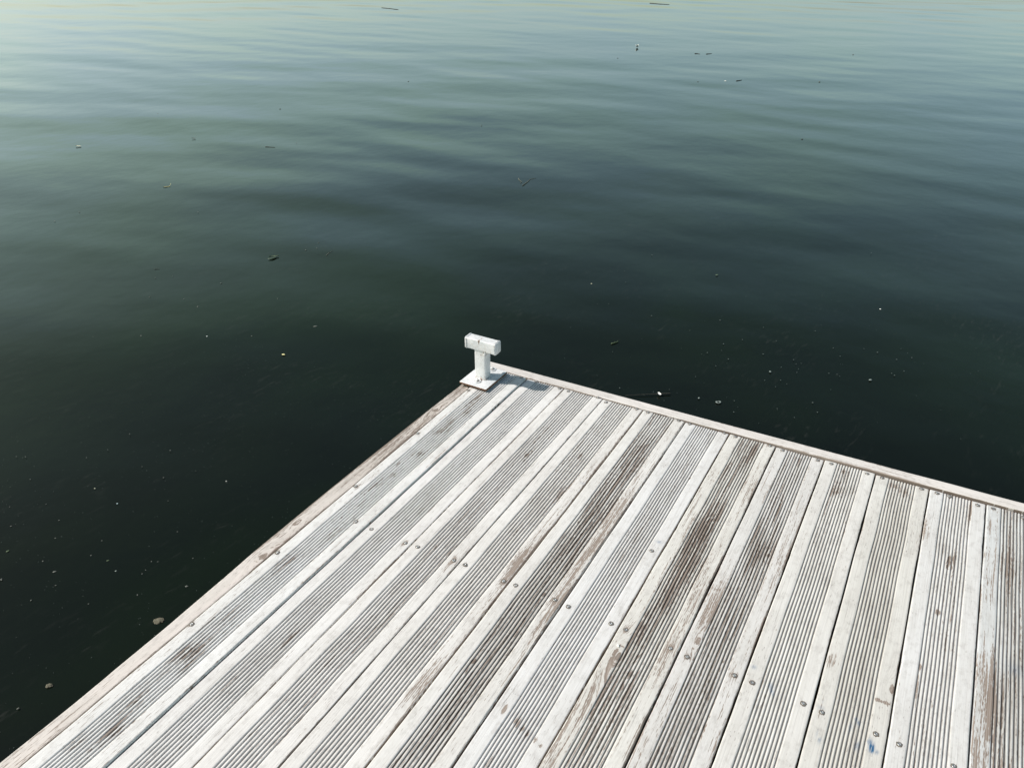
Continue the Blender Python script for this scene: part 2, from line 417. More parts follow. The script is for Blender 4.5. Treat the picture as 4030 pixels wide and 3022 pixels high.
def wear_of(d):
    bl = blobs([(x, y, rx, ry * (1.7 if rx > .0101 and a < .69 else 1), a * ((.50 if d['b'] == .13 else .58) if rx > .0101 and a < .69 else 1)) for x, y, rx, ry, a in d['bl']])
    def f(X, Y, g):
        ln = lownoise(g, Y * 1.0 + X * 3, 8, 1.5, 14)
        w = d['b'] + in_reed(X) * d['reed'] + (X >= RZ[1]) * d['rf'] + (X <= RZ[0]) * d['lf']
        return w + .045 * ln + bl(X, Y) + in_reed(X) * .10 * np.sin(X * 420 + 3 * lownoise(g, Y, 5, 2, 9)) * (d['reed'] > .08)
    return f
def soil_of(d):
    so = blobs(d.get('so', []))
    def f(X, Y, g):
        ln = lownoise(g, Y, 8, 1.5, 10)
        return (d['soil'] * (1 + .35 * ln) + so(X, Y)) * (in_reed(X) * .85 + .15)
    return f
bluemarks = [(1.4737,-.9865,.0045,.010,1.5),(1.477,-.993,.003,.006,1.4),(1.468,-.975,.003,.006,1.2),(1.4853,-.9925,.003,.003,1.2),(1.449,-.9983,.004,.010,.55),(1.442,-.9419,.003,.007,.9),(1.436,-.932,.0025,.006,.7),
             (1.3781,-1.0234,.003,.007,.6),(1.3654,-.9432,.007,.003,.6),(1.3654,-.9258,.003,.003,.5),(1.4285,-.9583,.003,.010,.5),(1.37,-1.0108,.0015,.012,.5),
             (1.262,-.945,.004,.006,1.2),(1.257,-.935,.004,.005,.9),(1.268,-.957,.003,.005,.7),(1.213,-.905,.006,.006,.45),(.886,-.6215,.008,.002,.8),(.880,-.616,.008,.002,.6),(.59,-.48,.01,.003,.4),(1.73,-.62,.02,.02,.25)]
screws = {0: [(.011,-.20),(.011,-.513),(.012,-.832),(.012,-1.158),(.009,-1.443),(.114,-.958),(.132,-.026)],
          1: [(.168,-.957),(.200-.012,-.016),(.322-.045,-.026),(.283,-.957)],
          2: [(.322,-.024),(.431,-.011),(.321,-.954),(.434,-.950)],
          3: [(.468,-.024),(.577,-.012),(.468,-.948),(.585,-.950)],
          4: [(.620,-.016),(.728,-.014),(.620,-.949),(.729,-.945)],
          5: [(.767,-.013),(.883,-.010),(.767,-.947),(.880,-.946),(.875,-.658)],
          6: [(.921,-.013),(1.032,-.010),(.919,-.947),(1.030,-.948)],
          7: [(1.073,-.014),(1.181,-.014),(1.071,-.951),(1.180,-.949)],
          8: [(1.222,-.014),(1.327,-.013),(1.220,-.950),(1.330,-.950)],
          9: [(1.369,-.010),(1.479,-.010),(1.370,-.952),(1.478,-.951)],
          10: [(1.521,-.012),(1.554,-.010),(1.628,-.015),(1.523,-.954),(1.624,-.953)],
          11: [(1.668,-.010),(1.742,-.012),(1.668,-.95),(1.78,-.95)]}
screws[1] = [(.188,-.016),(.285,-.020),(.168,-.957),(.283,-.957)]
knots = {0: [(.062,-.960,.014)], 2: [(.074,-.441,.012)], 4: [(.096,-.943,.007),(.05,-1.2,.008)], 5: [(.11,-.3,.007)], 6: [(.03,-1.03,.022),(.07,-.5,.016),(.075,-1.06,.014)],
         7: [(.027,-.895,.011),(.10,-.52,.010)], 9: [(.139,-.813,.010)], 10: [(.073,-.33,.012)], 3: [(.03,-1.25,.008)]}
zoff = {0: .0050, 1: 0, 2: .0012, 3: .0002, 4: .0016, 5: .0004, 6: .0010, 7: -.0004, 8: .0008, 9: -.0005, 10: .0009, 11: .0003}
gapl = {0: .0045, 1: .0012}

def make_screw(seed):
    """torx deck screw head inside a flat dark ring painted as the recess shade"""
    r = random.Random(seed)
    g = Geo()
    n = 20
    def ring(rad, z, jit=0):
        return [(rad * (1 + r.uniform(-jit, jit)) * math.cos(2*math.pi*k/n), rad * (1 + r.uniform(-jit, jit)) * math.sin(2*math.pi*k/n), z) for k in range(n)]
    g.grid([ring(.0068, .00025, .18), ring(.0056, .00055, .05), ring(.0038, .0006)], mi=1)  # ring lies on the board, recess shade is in its dark colour
    dz = r.uniform(.0004, .0012)
    g.grid([ring(.0040, .0005), ring(.0040, dz), ring(.0034, dz + .0006), ring(.0017, dz + .0007), ring(.0014, dz + .0001)], mi=0, cap1=True)
    return g

board_objs = []
for i in range(15):
    d = BD[i] if i < 12 else BD[(i * 5) % 11 + 1]
    GAP = {0: .006, 1: .0030, 2: .003, 3: .0012, 4: .0045}
    x0 = i * .15 + GAP.get(i, .0036) / 2 + (.001 if i == 0 else 0)
    x1 = (i + 1) * .15 - GAP.get(i + 1, .0036) / 2
    w = x1 - x0
    bf = [(x - x0, y, rx, ry, a) for x, y, rx, ry, a in bluemarks if x0 < x < x1]
    # worn halo round each screw
    dd = dict(d); dd['bl'] = list(d['bl']) + [(sx - x0, sy, .0085, .011, .30) for sx, sy in screws.get(i, [])]
    y_end = -.0172 + .012 * (x0 + w / 2) + (-.001, .0008, 0, .0012, -.0006)[i % 5] - (.003 if i == 0 else 0)
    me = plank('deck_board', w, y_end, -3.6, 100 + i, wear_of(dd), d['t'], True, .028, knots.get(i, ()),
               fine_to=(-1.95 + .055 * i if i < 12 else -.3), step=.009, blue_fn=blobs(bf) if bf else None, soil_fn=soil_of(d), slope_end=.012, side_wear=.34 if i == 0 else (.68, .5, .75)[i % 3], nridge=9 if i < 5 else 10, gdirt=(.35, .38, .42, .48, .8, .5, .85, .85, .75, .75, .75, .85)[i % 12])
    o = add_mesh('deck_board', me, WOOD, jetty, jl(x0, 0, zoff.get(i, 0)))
    o.color = (*[c * 1.0 for c in d['t']], 1)
    board_objs.append(o)
    for k, (sx, sy) in enumerate(screws.get(i, [])):
        so = make_screw(i * 31 + k).build('screw', [SCREW, RECESS_SHADE], o, (sx - x0, sy, 0.0002), (0, 0, rng.uniform(0, 6)))
board_objs[0]['label'] = 'outermost deck board standing slightly proud of the next, with brown chips between its grooves'
board_objs[6]['label'] = 'cream deck board with its paint heavily peeled to brown wood'
board_objs[4]['label'] = 'deck board with dark soiled grooves and a peeling right edge'
board_objs[9]['label'] = 'cream deck board with blue paint smears near the camera'

# left fascia, along the board direction
def wl(X, Y, g):
    t = np.clip((Y + .95) / .35, 0, 1)
    return .21 + .25 * t + .09 * lownoise(g, Y, 8, 2, 12) + .10 * np.exp(-(X / .006) ** 2) + .16 * np.exp(-((Y + 1.12) / .12) ** 2)
def ofn(Y):
    ws = np.interp(Y, [-3.6, -1.9, -1.7, -1.48, -1.2, -.85, -.35, -.17, 0], [.042, .044, .039, .040, .048, .0495, .042, .036, .036])
    return ws / .042
me = plank('edge_fascia', .042, -.0165, -3.6, 301, wl, None, False, .145, [(.022, -.359, .014), (.030, -1.184, .016), (.018, -1.035, .010)], step=.008, outer_fn=ofn,
           soil_fn=lambda X, Y, g: .10 + .1 * lownoise(g, Y, 5, 2, 9) + .45 * np.clip((Y + 1.15) / .4, 0, 1))
lf = add_mesh('edge_fascia', me, WOOD, jetty, jl(-.0435, 0, .0005)); lf.color = (.79, .725, .68, 1)
lf['label'] = 'side edge board weathered to bare pinkish brown grain near the cleat'
# far fascia: along x. local y runs from far (right) end; rotate so local -y = world -x
L = 2.35
def wf(X, Y, g):
    xw = Y + L
    return .17 + .07 * lownoise(g, Y, 8, 2, 14) - .10 * np.clip((xw - 1.0) / .8, 0, 1) + .12 * np.exp(-((X - .001) / .004) ** 2)
me = plank('edge_fascia', .0425, 0, -L - .04, 302, wf, None, False, .145, [(.02, -1.9, .008)], fine_to=-L - .1, step=.010,
           soil_fn=lambda X, Y, g: .08 + .08 * lownoise(g, Y, 5, 2, 9))
ff = add_mesh('edge_fascia', me, WOOD, jetty)
ff.color = (.80, .755, .725, 1)
ff['label'] = 'end edge board closing the plank ends, thinly washed pinkish white'
# local x -> world -y, local y -> world +x   (rotation of -90 deg about z, slightly skewed and raised to the right)
a = math.atan(.0130)
ff.rotation_euler = (math.atan(.0032), 0, -math.pi / 2 + a)
# place so that outer edge (local x=0) passes world y=.0285+.0145 x
xe = L * math.cos(a)
ff.location = jl(xe, .0290 + .0140 * xe, .0008 + .0030 * xe)

# joists, inner beams and floats under the deck
def box_part(name, x0, x1, y0, y1, z0, z1, mat, r=.004):
    g = Geo()
    out = rrect(x1 - x0, y1 - y0, r, 2)
    cx, cy = (x0 + x1) / 2, (y0 + y1) / 2
    k = 1 - r / max(x1 - x0, y1 - y0)
    g.grid([[(x * k, y * k, z0) for x, y in out], [(x, y, z0 + r) for x, y in out], [(x, y, z1 - r) for x, y in out], [(x * k, y * k, z1) for x, y in out]], cap0=True, cap1=True)
    c = jl(cx, cy, 0)
    return g.build(name, mat, jetty, (c[0], c[1], -JZ))
for yj in (-.05, -.95, -1.85, -2.75, -3.5):
    box_part('joist', .002, 2.22, yj - .03, yj + .02, -.135, -.0295, RAWWOOD)
for xj in (.30, 1.10, 1.85):
    box_part('pontoon_float', xj - .22, xj + .22, -3.4, -.20, WATER_Z - .15, -.136, FLOAT, .03)

# ------------------------------------------------------------------ mooring cleat
CX, CY, CZ = .019, -.107, .0100
cleat = empty('mooring_cleat', (CX, CY, CZ))
tag(cleat, 'white painted steel T-shaped mooring cleat bolted to the jetty corner', 'mooring cleat')

def set_rust(o, fn):
    me = o.data
    a = me.attributes.new('rust', 'FLOAT', 'POINT')
    a.data.foreach_set('value', [fn(v.co) for v in me.vertices])

def dense_slab(w, l, z0, z1, r, n):
    """plate with gridded top so that rust can be placed"""
    g = Geo()
    out = rrect(w, l, r, 3)
    # resample outline
    P = []
    for k in range(len(out)):
        a, b = out[k], out[(k + 1) % len(out)]
        m = max(1, int(math.dist(a, b) / .003))
        P += [(a[0] + (b[0] - a[0]) * t / m, a[1] + (b[1] - a[1]) * t / m) for t in range(m)]
    rows = [[(x * .985, y * .985, z0) for x, y in P], [(x, y, z0 + .001) for x, y in P], [(x, y, z1 - .0012) for x, y in P], [(x * .992, y * .994, z1 - .0003) for x, y in P]]
    for k in range(n + 1):
        f = .985 * (1 - k / (n + .6)); rows.append([(x * f, y * f, z1) for x, y in P])
    g.grid(rows, cap0=True, cap1=True)
    return g
pl = dense_slab(.113, .150, 0, .0085, .003, 26).build('base_plate', STEEL, cleat, (0, 0, 0), (0, 0, math.radians(-.8)))
def plate_rust(c):
    e = min(.0565 - abs(c.x), .075 - abs(c.y))
    r = .85 if c.z < .0078 else .34 * math.exp(-max(e, 0) / .0022)
    for bx, by in ((-.003, -.040), (.001, .060)):
        r += .42 * math.exp(-((math.hypot(c.x - bx, c.y - by) - .0172) / .0022) ** 2)
    r += .15 * math.exp(-((max(abs(c.x), abs(c.y)) - .024) / .003) ** 2)
    return r
set_rust(pl, plate_rust)

def tube_rows(w, h, r, zs, n=4):
    o = rrect(w, h, r, n)
    return [[(x, y, z) for x, y in o] for z in zs]
g = Geo(); zs = [.0080 + (.133 - CZ - .0078) * k / 30 for k in range(31)]
g.grid(tube_rows(.0450, .0390, .0045, zs), cap0=True, cap1=True)
post = g.build('post', STEEL, cleat, (-.0020, -.0015, 0))
def post_rust(c):
    return .13 + .22 * math.exp(-((c.z - .0095) / .006) ** 2) + .42 * math.exp(-((c.z - .111) / .006) ** 2) * (c.x > .012) * (c.y < -.012) + .10 * math.exp(-((c.z - .121) / .004) ** 2) + .1 * (c.x > .015) * (c.y < 0) * math.exp(-((c.z - .022) / .008) ** 2)
set_rust(post, post_rust)

def bead(path, rad, seed, closed=True, n=7):
    """lumpy weld bead along a closed path"""
    r = random.Random(seed); rows = []
    m = len(path)
    for k in range(m):
        p = path[k]; a = path[k - 1]; b = path[(k + 1) % m]
        t = np.array(b, float) - np.array(a, float); t /= np.linalg.norm(t) + 1e-9
        up = np.array((0, 0, 1.0)) if abs(t[2]) < .8 else np.array((0, 1.0, 0))
        s = np.cross(t, up); s /= np.linalg.norm(s); u = np.cross(s, t)
        rr = rad * r.uniform(.65, 1.35)
        rows.append([tuple(np.array(p) + rr * (math.cos(2*math.pi*q/n) * s + math.sin(2*math.pi*q/n) * u)) for q in range(n)])
    rows.append(rows[0])
    g = Geo(); g.grid(rows); return g
def outline3(w, h, r, plane, c, step=.0028):
    out = rrect(w, h, r, 3); P = []
    for k in range(len(out)):
        a, b = out[k], out[(k + 1) % len(out)]
        m = max(1, int(math.dist(a, b) / step))
        P += [(a[0] + (b[0] - a[0]) * t / m, a[1] + (b[1] - a[1]) * t / m) for t in range(m)]
    if plane == 'xy': return [(c[0] + x, c[1] + y, c[2]) for x, y in P]
    return [(c[0], c[1] + x, c[2] + y) for x, y in P]      # 'yz'
b1 = bead(outline3(.048, .042, .006, 'xy', (-.0020, -.0015, .0095)), .0030, 5).build('weld', STEEL, cleat)
set_rust(b1, lambda c: .30 + .12 * (c.x > 0) * (c.y < 0))
b2 = bead(outline3(.0455, .0385, .005, 'xy', (-.0020, -.0015, .1225)), .0021, 6).build('weld', STEEL, cleat)
set_rust(b2, lambda c: .26 + .25 * (c.x > .01) * (c.y < 0))

# crossbar along x
BZ = .1540 - CZ
bx0, bx1 = -.0370 - CX, .0795 - CX
BY = -.0055
o = rrect(.0385, .0425, .0048, 5)
xs = [bx0 + (bx1 - bx0) * k / 26 for k in range(27)]
g = Geo(); g.grid([[(x, BY - y, BZ + z) for y, z in o] for x in xs], cap0=True, cap1=True)
bar = g.build('crossbar', STEEL, cleat)
def bar_rust(c):
    r = .12 + .10 * math.exp(-((c.x - bx0) / .004) ** 2) + .12 * math.exp(-((c.x - bx1) / .004) ** 2)
    r += .50 * math.exp(-((c.x - (-.003)) / .0022) ** 2) * (c.z > BZ + .013) * (c.y < -.012)
    r += .34 * math.exp(-((c.x - .045) / .003) ** 2) * (c.z > BZ + .02) * (c.y > .005)
    r += .20 * (c.z < BZ - .012) * (c.y < -.015) * math.exp(-((c.x - .015) / .02) ** 2)
    return r
set_rust(bar, bar_rust)
for sx, xx in ((-1, bx0), (1, bx1)):
    t = .0045
    oo = rrect(.0405, .0440, .0060, 4)
    ks = ((.97, 0), (1, .0008), (1, t - .0008), (.96, t)) if sx > 0 else ((.96, -t), (1, -t + .0008), (1, -.0008), (.97, 0))
    g = Geo(); g.grid([[(xx + dx, BY - y * k, BZ + z * k) for y, z in oo] for k, dx in ks], cap0=True, cap1=True)
    c = g.build('end_cap', STEEL, cleat); set_rust(c, lambda v: .04)
    w_ = bead(outline3(.0395, .0435, .007, 'yz', (xx - sx * .0006, BY, BZ)), .0019, 20 + sx).build('weld', STEEL, cleat)
    set_rust(w_, lambda v: .24)
# drip of rust-edged weld at the post's front right corner
g = Geo()
rows = []
for k in range(9):
    t = k / 8; rr = .0042 * math.sin(math.pi * (t * .9 + .05)) * (1 + .2 * math.sin(k * 2.1))
    rows.append([(.0195 - .0015 * t + rr * math.cos(a_), -.0215 + rr * math.sin(a_), .121 - .020 * t) for a_ in [2 * math.pi * q / 8 for q in range(8)]])
g.grid(rows, cap0=True, cap1=True)
dr = g.build('weld_drip', STEEL, cleat); set_rust(dr, lambda c: .35 if c.z < .112 else .18)
# bolts with washers
for bx, by in ((-.003, -.0405), (.001, .060)):
    g = Geo(); n = 28
    def ring(rad, z): return [(rad * math.cos(2*math.pi*k/n), rad * math.sin(2*math.pi*k/n), z) for k in range(n)]
    g.grid([ring(.0152, .0), ring(.0152, .0014), ring(.0142, .0024), ring(.0088, .0024), ring(.0078, .0010)], cap1=True)
    wsh = g.build('washer', STEEL, cleat, (bx, by, .0086)); set_rust(wsh, lambda c: .10 + .2 * (c.z < .001))
    g = Geo()
    def hexr(rad, z): return [(rad * math.cos(2*math.pi*k/6), rad * math.sin(2*math.pi*k/6), z) for k in range(6)]
    g.grid([hexr(.0072, 0), hexr(.0072, .0050), hexr(.0060, .0060)], cap0=True, cap1=True)
    g.grid([[(x * .45, y * .45, z) for x, y, z in hexr(.0072, .0060)], [(x * .4, y * .4, z) for x, y, z in hexr(.0072, .0085)]], cap1=True)
    bo = g.build('bolt', STEEL, cleat, (bx, by, .0100), (0, 0, rng.uniform(0, 1)), smooth=False)
    set_rust(bo, lambda c: .34)

# ------------------------------------------------------------------ things floating on the water
FZ = WATER_Z + .0035
def fleck_mesh(seed, mat, flat=.35, elong=1.0, name='fleck'):
    r = random.Random(seed); g = Geo(); n = 10
    off = [r.uniform(.72, 1.18) for _ in range(n)]
    rows = []
    for rad, z in ((.85, -.25), (1, 0), (.82, .45), (.45, .85)):
        rows.append([(rad * off[k] * elong * math.cos(2*math.pi*k/n), rad * off[k] * math.sin(2*math.pi*k/n), z * flat) for k in range(n)])
    g.grid(rows, cap0=True, cap1=True)
    me = bpy.data.meshes.new(name); me.from_pydata(g.v, [], g.f); me.update()
    me.polygons.foreach_set('use_smooth', [True] * len(g.f)); me.materials.append(mat)
    return me

FOAM_P=[(-0.261,2.484,0.0046),(-0.238,1.979,0.0043),(-0.311,2.137,0.0033),(-0.206,1.64,0.0030),(0.063,1.615,0.0049),(0.411,1.748,0.0049),(0.306,1.545,0.0028),(0.641,1.776,0.0039),(0.893,1.871,0.0040),(0.986,3.236,0.0051),(0.041,1.118,0.0027),(0.581,1.577,0.0038),(0.508,1.482,0.0046),(0.464,1.347,0.0045),(0.521,1.405,0.0027),(0.715,1.472,0.0046),(0.576,1.333,0.0045),(0.863,1.488,0.0046),(0.827,1.378,0.0036),(0.906,1.364,0.0036),(0.905,1.402,0.0027),(0.883,1.45,0.0027),(0.788,1.211,0.0035),(0.854,1.249,0.0044),(0.847,1.175,0.0034),(0.887,1.228,0.0026),(1.043,1.432,0.0036),(1.079,1.441,0.0027),(1.06,1.64,0.0038),(1.013,1.716,0.0038),(1.218,1.778,0.0048),(1.313,1.746,0.0038),(1.377,1.803,0.0039),(1.359,1.636,0.0038),(1.309,1.582,0.0037),(1.324,1.568,0.0046),(1.029,1.115,0.0051),(1.064,1.041,0.0041),(0.9,0.983,0.0033),(0.983,0.946,0.0032),(0.737,0.859,0.0040),(0.712,0.955,0.0033),(0.211,0.802,0.0041),(0.488,1.081,0.0034),(0.542,1.234,0.0035),(0.361,0.847,0.0033),(0.419,0.903,0.0025),(0.858,0.821,0.0024),(1.094,1.428,0.0027),(0.904,1.466,0.0027),(0.74,1.651,0.0029),(1.318,1.88,0.0030),(1.152,1.786,0.0029)]
SPECK_P=[(-1.728,-0.923,0.0022),(-1.694,-0.906,0.0022),(-1.535,-0.989,0.0021),(-1.34,-1.053,0.0020),(-1.443,-1.13,0.0021),(-1.212,-1.088,0.0024),(-1.334,-1.194,0.0025),(-1.135,-1.155,0.0024),(-1.065,-1.25,0.0028),(-0.947,-1.15,0.0028),(-0.74,-1.068,0.0022),(-0.72,-1.058,0.0018),(-0.629,-0.987,0.0022),(-0.651,-1.196,0.0026),(-0.755,-1.3,0.0022),(-0.922,-1.3,0.0022),(-1.101,-1.373,0.0023),(-0.956,-0.815,0.0019),(-1.089,-0.724,0.0025),(-1.014,-0.632,0.0020),(-1.223,-0.717,0.0020),(-1.216,-0.584,0.0026),(-1.472,-0.787,0.0021),(-1.445,-0.708,0.0021),(-1.465,-0.586,0.0027),(-0.718,-1.124,0.0022),(-0.723,-1.106,0.0018),(-0.93,-1.381,0.0027),(-0.98,-1.083,0.0023),(-0.785,-0.919,0.0023),(-0.579,-1.649,0.0030),(-0.807,-1.158,0.0027),(-0.543,-1.09,0.0032),(-0.984,-1.262,0.0041),(-1.106,-1.371,0.0035),(-4.291,1.196,0.0048),(-2.289,1.433,0.0048),(-2.248,1.494,0.0038),(-2.307,1.58,0.0039),(-2.695,0.691,0.0028),(-2.768,0.624,0.0028),(-2.357,0.763,0.0045),(-2.367,0.492,0.0035),(-2.563,0.416,0.0035),(-2.193,0.057,0.0048),(-1.902,0.762,0.0033),(-1.684,0.341,0.0038),(-2.403,-0.073,0.0033),(-4.259,0.975,0.0047),(-3.519,1.629,0.0045),(-4.331,3.579,0.0044),(-2.217,0.459,0.0051),(-0.557,12.384,0.0130),(-3.155,5.114,0.0077),(-5.336,6.833,0.0100),(-6.571,3.799,0.0118),(-5.587,4.68,0.0087),(-0.549,9.574,0.0142)]
foam_m = [fleck_mesh(k, FOAM, .5, name='foam_fleck') for k in range(5)]
speck_m = [fleck_mesh(40 + k, PALE, .4, 1.3, name='pale_speck') for k in range(5)]
def place(name, me, x, y, r, label, cat, group=None, rz=None, z=FZ):
    o = bpy.data.objects.new(name, me); COL.objects.link(o)
    o.location = (x, y, z); o.scale = (r, r, r)
    o.rotation_euler = (0, 0, rng.uniform(0, 6.28) if rz is None else rz)
    tag(o, label, cat, group); return o
for k, (x, y, r) in enumerate(FOAM_P):
    place('foam_fleck', foam_m[k % 5], x, y, r * .8, "pinhead-sized round grey foam fleck on the water beyond the jetty's end edge", 'foam fleck', "small foam flecks beyond the jetty's end")
for k, (x, y, r) in enumerate(SPECK_P):
    place('pale_speck', speck_m[k % 5], x, y, r, 'barely visible pale speck floating on the open water left of or far beyond the jetty', 'speck', 'barely visible specks on the open water')

def single(name, x, y, r, mat, label, cat, elong=1.0, rz=None, seed=0, flat=.4):
    return place(name, fleck_mesh(seed, mat, flat, elong, name), x, y, r * .82, label, cat, rz=rz)
single('foam_fleck', .790, 1.308, .0075, FOAMR, 'larger pale foam fleck in the middle of the scattered cluster beyond the jetty', 'foam fleck', 1.0, None, 60)
single('foam_fleck', 1.228, 1.464, .0088, FOAMR, 'larger oval foam fleck at the right end of the scattered foam', 'foam fleck', 1.2, .5, 61)
single('foam_fleck', .5635, .898, .0066, FOAMR, 'round pale foam fleck just left of the ring-shaped one near the end edge', 'foam fleck', 1.0, None, 62)
single('sun_lit_speck', -.4105, 1.858, .0055, STRAW, 'tiny bright yellowish speck on the water beyond the cleat', 'speck', 1, None, 63)
single('sun_lit_speck', 1.1585, 2.337, .0062, WHITE, 'tiny bright white speck alone on dark water at far right', 'speck', 1, None, 64)
single('sun_lit_speck', -1.264, -.902, .0032, STRAW, 'tiny bright orange-tinted speck on dark water left of the jetty', 'speck', 1, None, 65)
single('sun_lit_speck', -1.1095, -.9195, .0036, CYAN, 'tiny brilliant pale cyan speck on dark water left of the jetty', 'speck', 1, None, 66)
single('sun_lit_speck', -.8565, -.620, .0032, WHITE, 'tiny brilliant white speck midway between jetty side and left frame edge', 'speck', 1, None, 67)
single('seed_husk', -1.470, .594, .0085, PALE, 'pale oval seed husk floating on dark green water left of the cleat', 'seed husk', 1.7, .7, 68)
single('yellow_scrap', -1.394, .272, .0085, YLEAF, 'small bright yellow scrap of leaf floating left of the cleat', 'leaf scrap', 1.5, 0, 69)
single('white_speck', -1.8865, .224, .0050, WHITE, 'small white speck on green water left of the yellow scrap', 'speck', 1.1, None, 70)
single('weed_scrap', .2095, 2.367, .0085, GLEAF, 'small pale green scrap of weed on the open water past the jetty end', 'weed scrap', 1.5, 1.1, 71)
single('weed_scrap', -1.218, -1.279, .0050, OLIVE, 'small fuzzy dark green blob of weed near the left frame edge', 'weed scrap', 1.5, 1.2, 72)
single('weed_scrap', -.8735, -1.1385, .0042, OLIVE, 'tiny olive green scrap of weed in the dark water beside the jetty', 'weed scrap', 1.6, .9, 73)
single('seed_husk', -.983, -1.262, .0046, PALE, 'tiny pale oval husk leaning in dark water left of the jetty', 'seed husk', 1.6, .9, 74)
single('foam_fleck', -.8065, -1.1585, .0040, FOAMR, 'round whitish foam fleck near the jetty side among dull specks', 'foam fleck', 1, None, 75)
single('seed_husk', -.542, -1.091, .0044, PALE, 'pale grey oval husk close to the jetty side edge board', 'seed husk', 1.8, .4, 76)
single('dark_speck', -.073, 6.190, .012, TWIG, 'dark speck alone on rippled water at upper right', 'speck', 1.0, None, 77)
single('dark_speck', -1.965, 8.750, .013, TWIG, 'dark speck beside a white fleck on distant rippled water', 'speck', 1.0, None, 78)
single('white_fleck', -1.665, 9.006, .018, WHITE, 'thin white fleck between dark specks on distant rippled water', 'fleck', 1.3, .5, 79, .25)
single('dark_speck', -3.690, 10.107, .014, TWIG, 'dark speck below the white feather on distant water', 'speck', 1.0, None, 80)

def foam_ring():
    g = Geo(); n = 22; r = random.Random(3)
    rows = []
    for k in range(n + 1):
        a = 2 * math.pi * (k % n) / n; R = .0078 * (1 + .10 * math.sin(3 * a)); t = .0026 * (1 + .3 * math.sin(2 * a + 1))
        rows.append([((R + t * math.cos(q)) * math.cos(a) * 1.2, (R + t * math.cos(q)) * math.sin(a), .7 * t * math.sin(q)) for q in [2 * math.pi * j / 8 for j in range(8)]])
    g.grid(rows)
    o = g.build('foam_ring', FOAMR, None, (.652, .907, FZ), (0, 0, .5))
    tag(o, 'small ring-shaped foam bubble cluster near the end edge board', 'foam bubble')
foam_ring()

def tube_path(pts, rad, mat, name, label, cat, n=7, sub=8, wob=.15, seed=0):
    """tapering stick along a smooth path on the water, origin at its first point"""
    r = random.Random(seed)
    P = [np.array((*p, 0.0)) if len(p) == 2 else np.array(p) for p in pts]
    path = []
    for a, b in zip(P[:-1], P[1:]):
        for k in range(sub): path.append(a + (b - a) * k / sub)
    path.append(P[-1])
    path = [(path[max(i-1,0)] + path[i] * 2 + path[min(i+1, len(path)-1)]) / 4 for i in range(len(path))]
    o0 = path[0]; rows = []
    for i, p in enumerate(path):
        t = i / (len(path) - 1)
        d = path[min(i+1, len(path)-1)] - path[max(i-1, 0)]; d /= np.linalg.norm(d)
        s = np.array((-d[1], d[0], 0)); rr = rad * (1 - .6 * t) * (1 + r.uniform(-wob, wob)) * (.3 if i in (0, len(path) - 1) else 1)
        c = p - o0 + s * r.uniform(-wob, wob) * rad
        rows.append([tuple(c + rr * (math.cos(q) * s + math.sin(q) * np.array((0, 0, .8)))) for q in [2 * math.pi * j / n for j in range(n)]])
    g = Geo(); g.grid(rows, cap0=True, cap1=True)
    ob = g.build(name, mat, None, (o0[0], o0[1], FZ)); tag(ob, label, cat); return ob
tube_path([(-11.64, 14.497), (-11.35, 14.47), (-11.012, 14.367)], .011, TWIG, 'floating_stick', 'dark stick floating on far bright water at top left of centre', 'stick')
tube_path([(-6.523, 18.939), (-6.2, 18.86), (-5.94, 18.862)], .014, TWIG, 'floating_stick', 'dark stick floating on far yellowish water at top right of centre', 'stick')
tube_path([(-4.48, 3.308), (-4.45, 3.32), (-4.38, 3.34)], .005, TWIG, 'floating_twig', 'short dark twig lying level on the grey-green water at upper left', 'twig')
tube_path([(-1.54, 9.078), (-1.51, 9.13), (-1.489, 9.189)], .008, TWIG, 'floating_twig', 'tiny dark twig right of a thin white fleck on distant water', 'twig')
tube_path([(-2.805, 11.183), (-2.76, 11.20), (-2.712, 11.18)], .009, TWIG, 'floating_twig', 'left one of two tiny dark twigs side by side on distant water', 'twig')
tube_path([(-2.628, 11.229), (-2.59, 11.28), (-2.559, 11.327)], .009, TWIG, 'floating_twig', 'right one of two tiny dark twigs side by side on distant water', 'twig')
tube_path([(-2.106, 1.423), (-2.118, 1.46), (-2.124, 1.515)], .0035, PTWIG, 'floating_twig', 'thin pale green twig right of the curled leaf on the water', 'twig')
tube_path([(-2.895, .719), (-2.88, .73), (-2.867, .738)], .0020, PTWIG, 'floating_twig', 'hair-thin pale stalk lying level on the green water at left', 'stalk')
tube_path([(-.001, 1.194), (.012, 1.215), (.022, 1.242)], .0048, OLIVE, 'floating_twig', 'short olive brown twig on dark water beyond the end edge board', 'twig')
tube_path([(-1.871, 3.595), (-1.84, 3.55), (-1.796, 3.514), (-1.78, 3.461)], .0045, PTWIG, 'floating_twig', 'shorter straight twig of the V-shaped pair on the upper water', 'twig')
tube_path([(-1.736, 3.412), (-1.752, 3.539), (-1.767, 3.608), (-1.739, 3.671)], .005, PTWIG, 'floating_twig', 'longer bent twig of the V-shaped pair on the upper water', 'twig')
tube_path([(.438, .873), (.410, .856), (.383, .838), (.32, .795), (.257, .749)], .0034, TWIG, 'floating_twig', 'long thin dark twig under the white feather near the end edge board', 'twig')

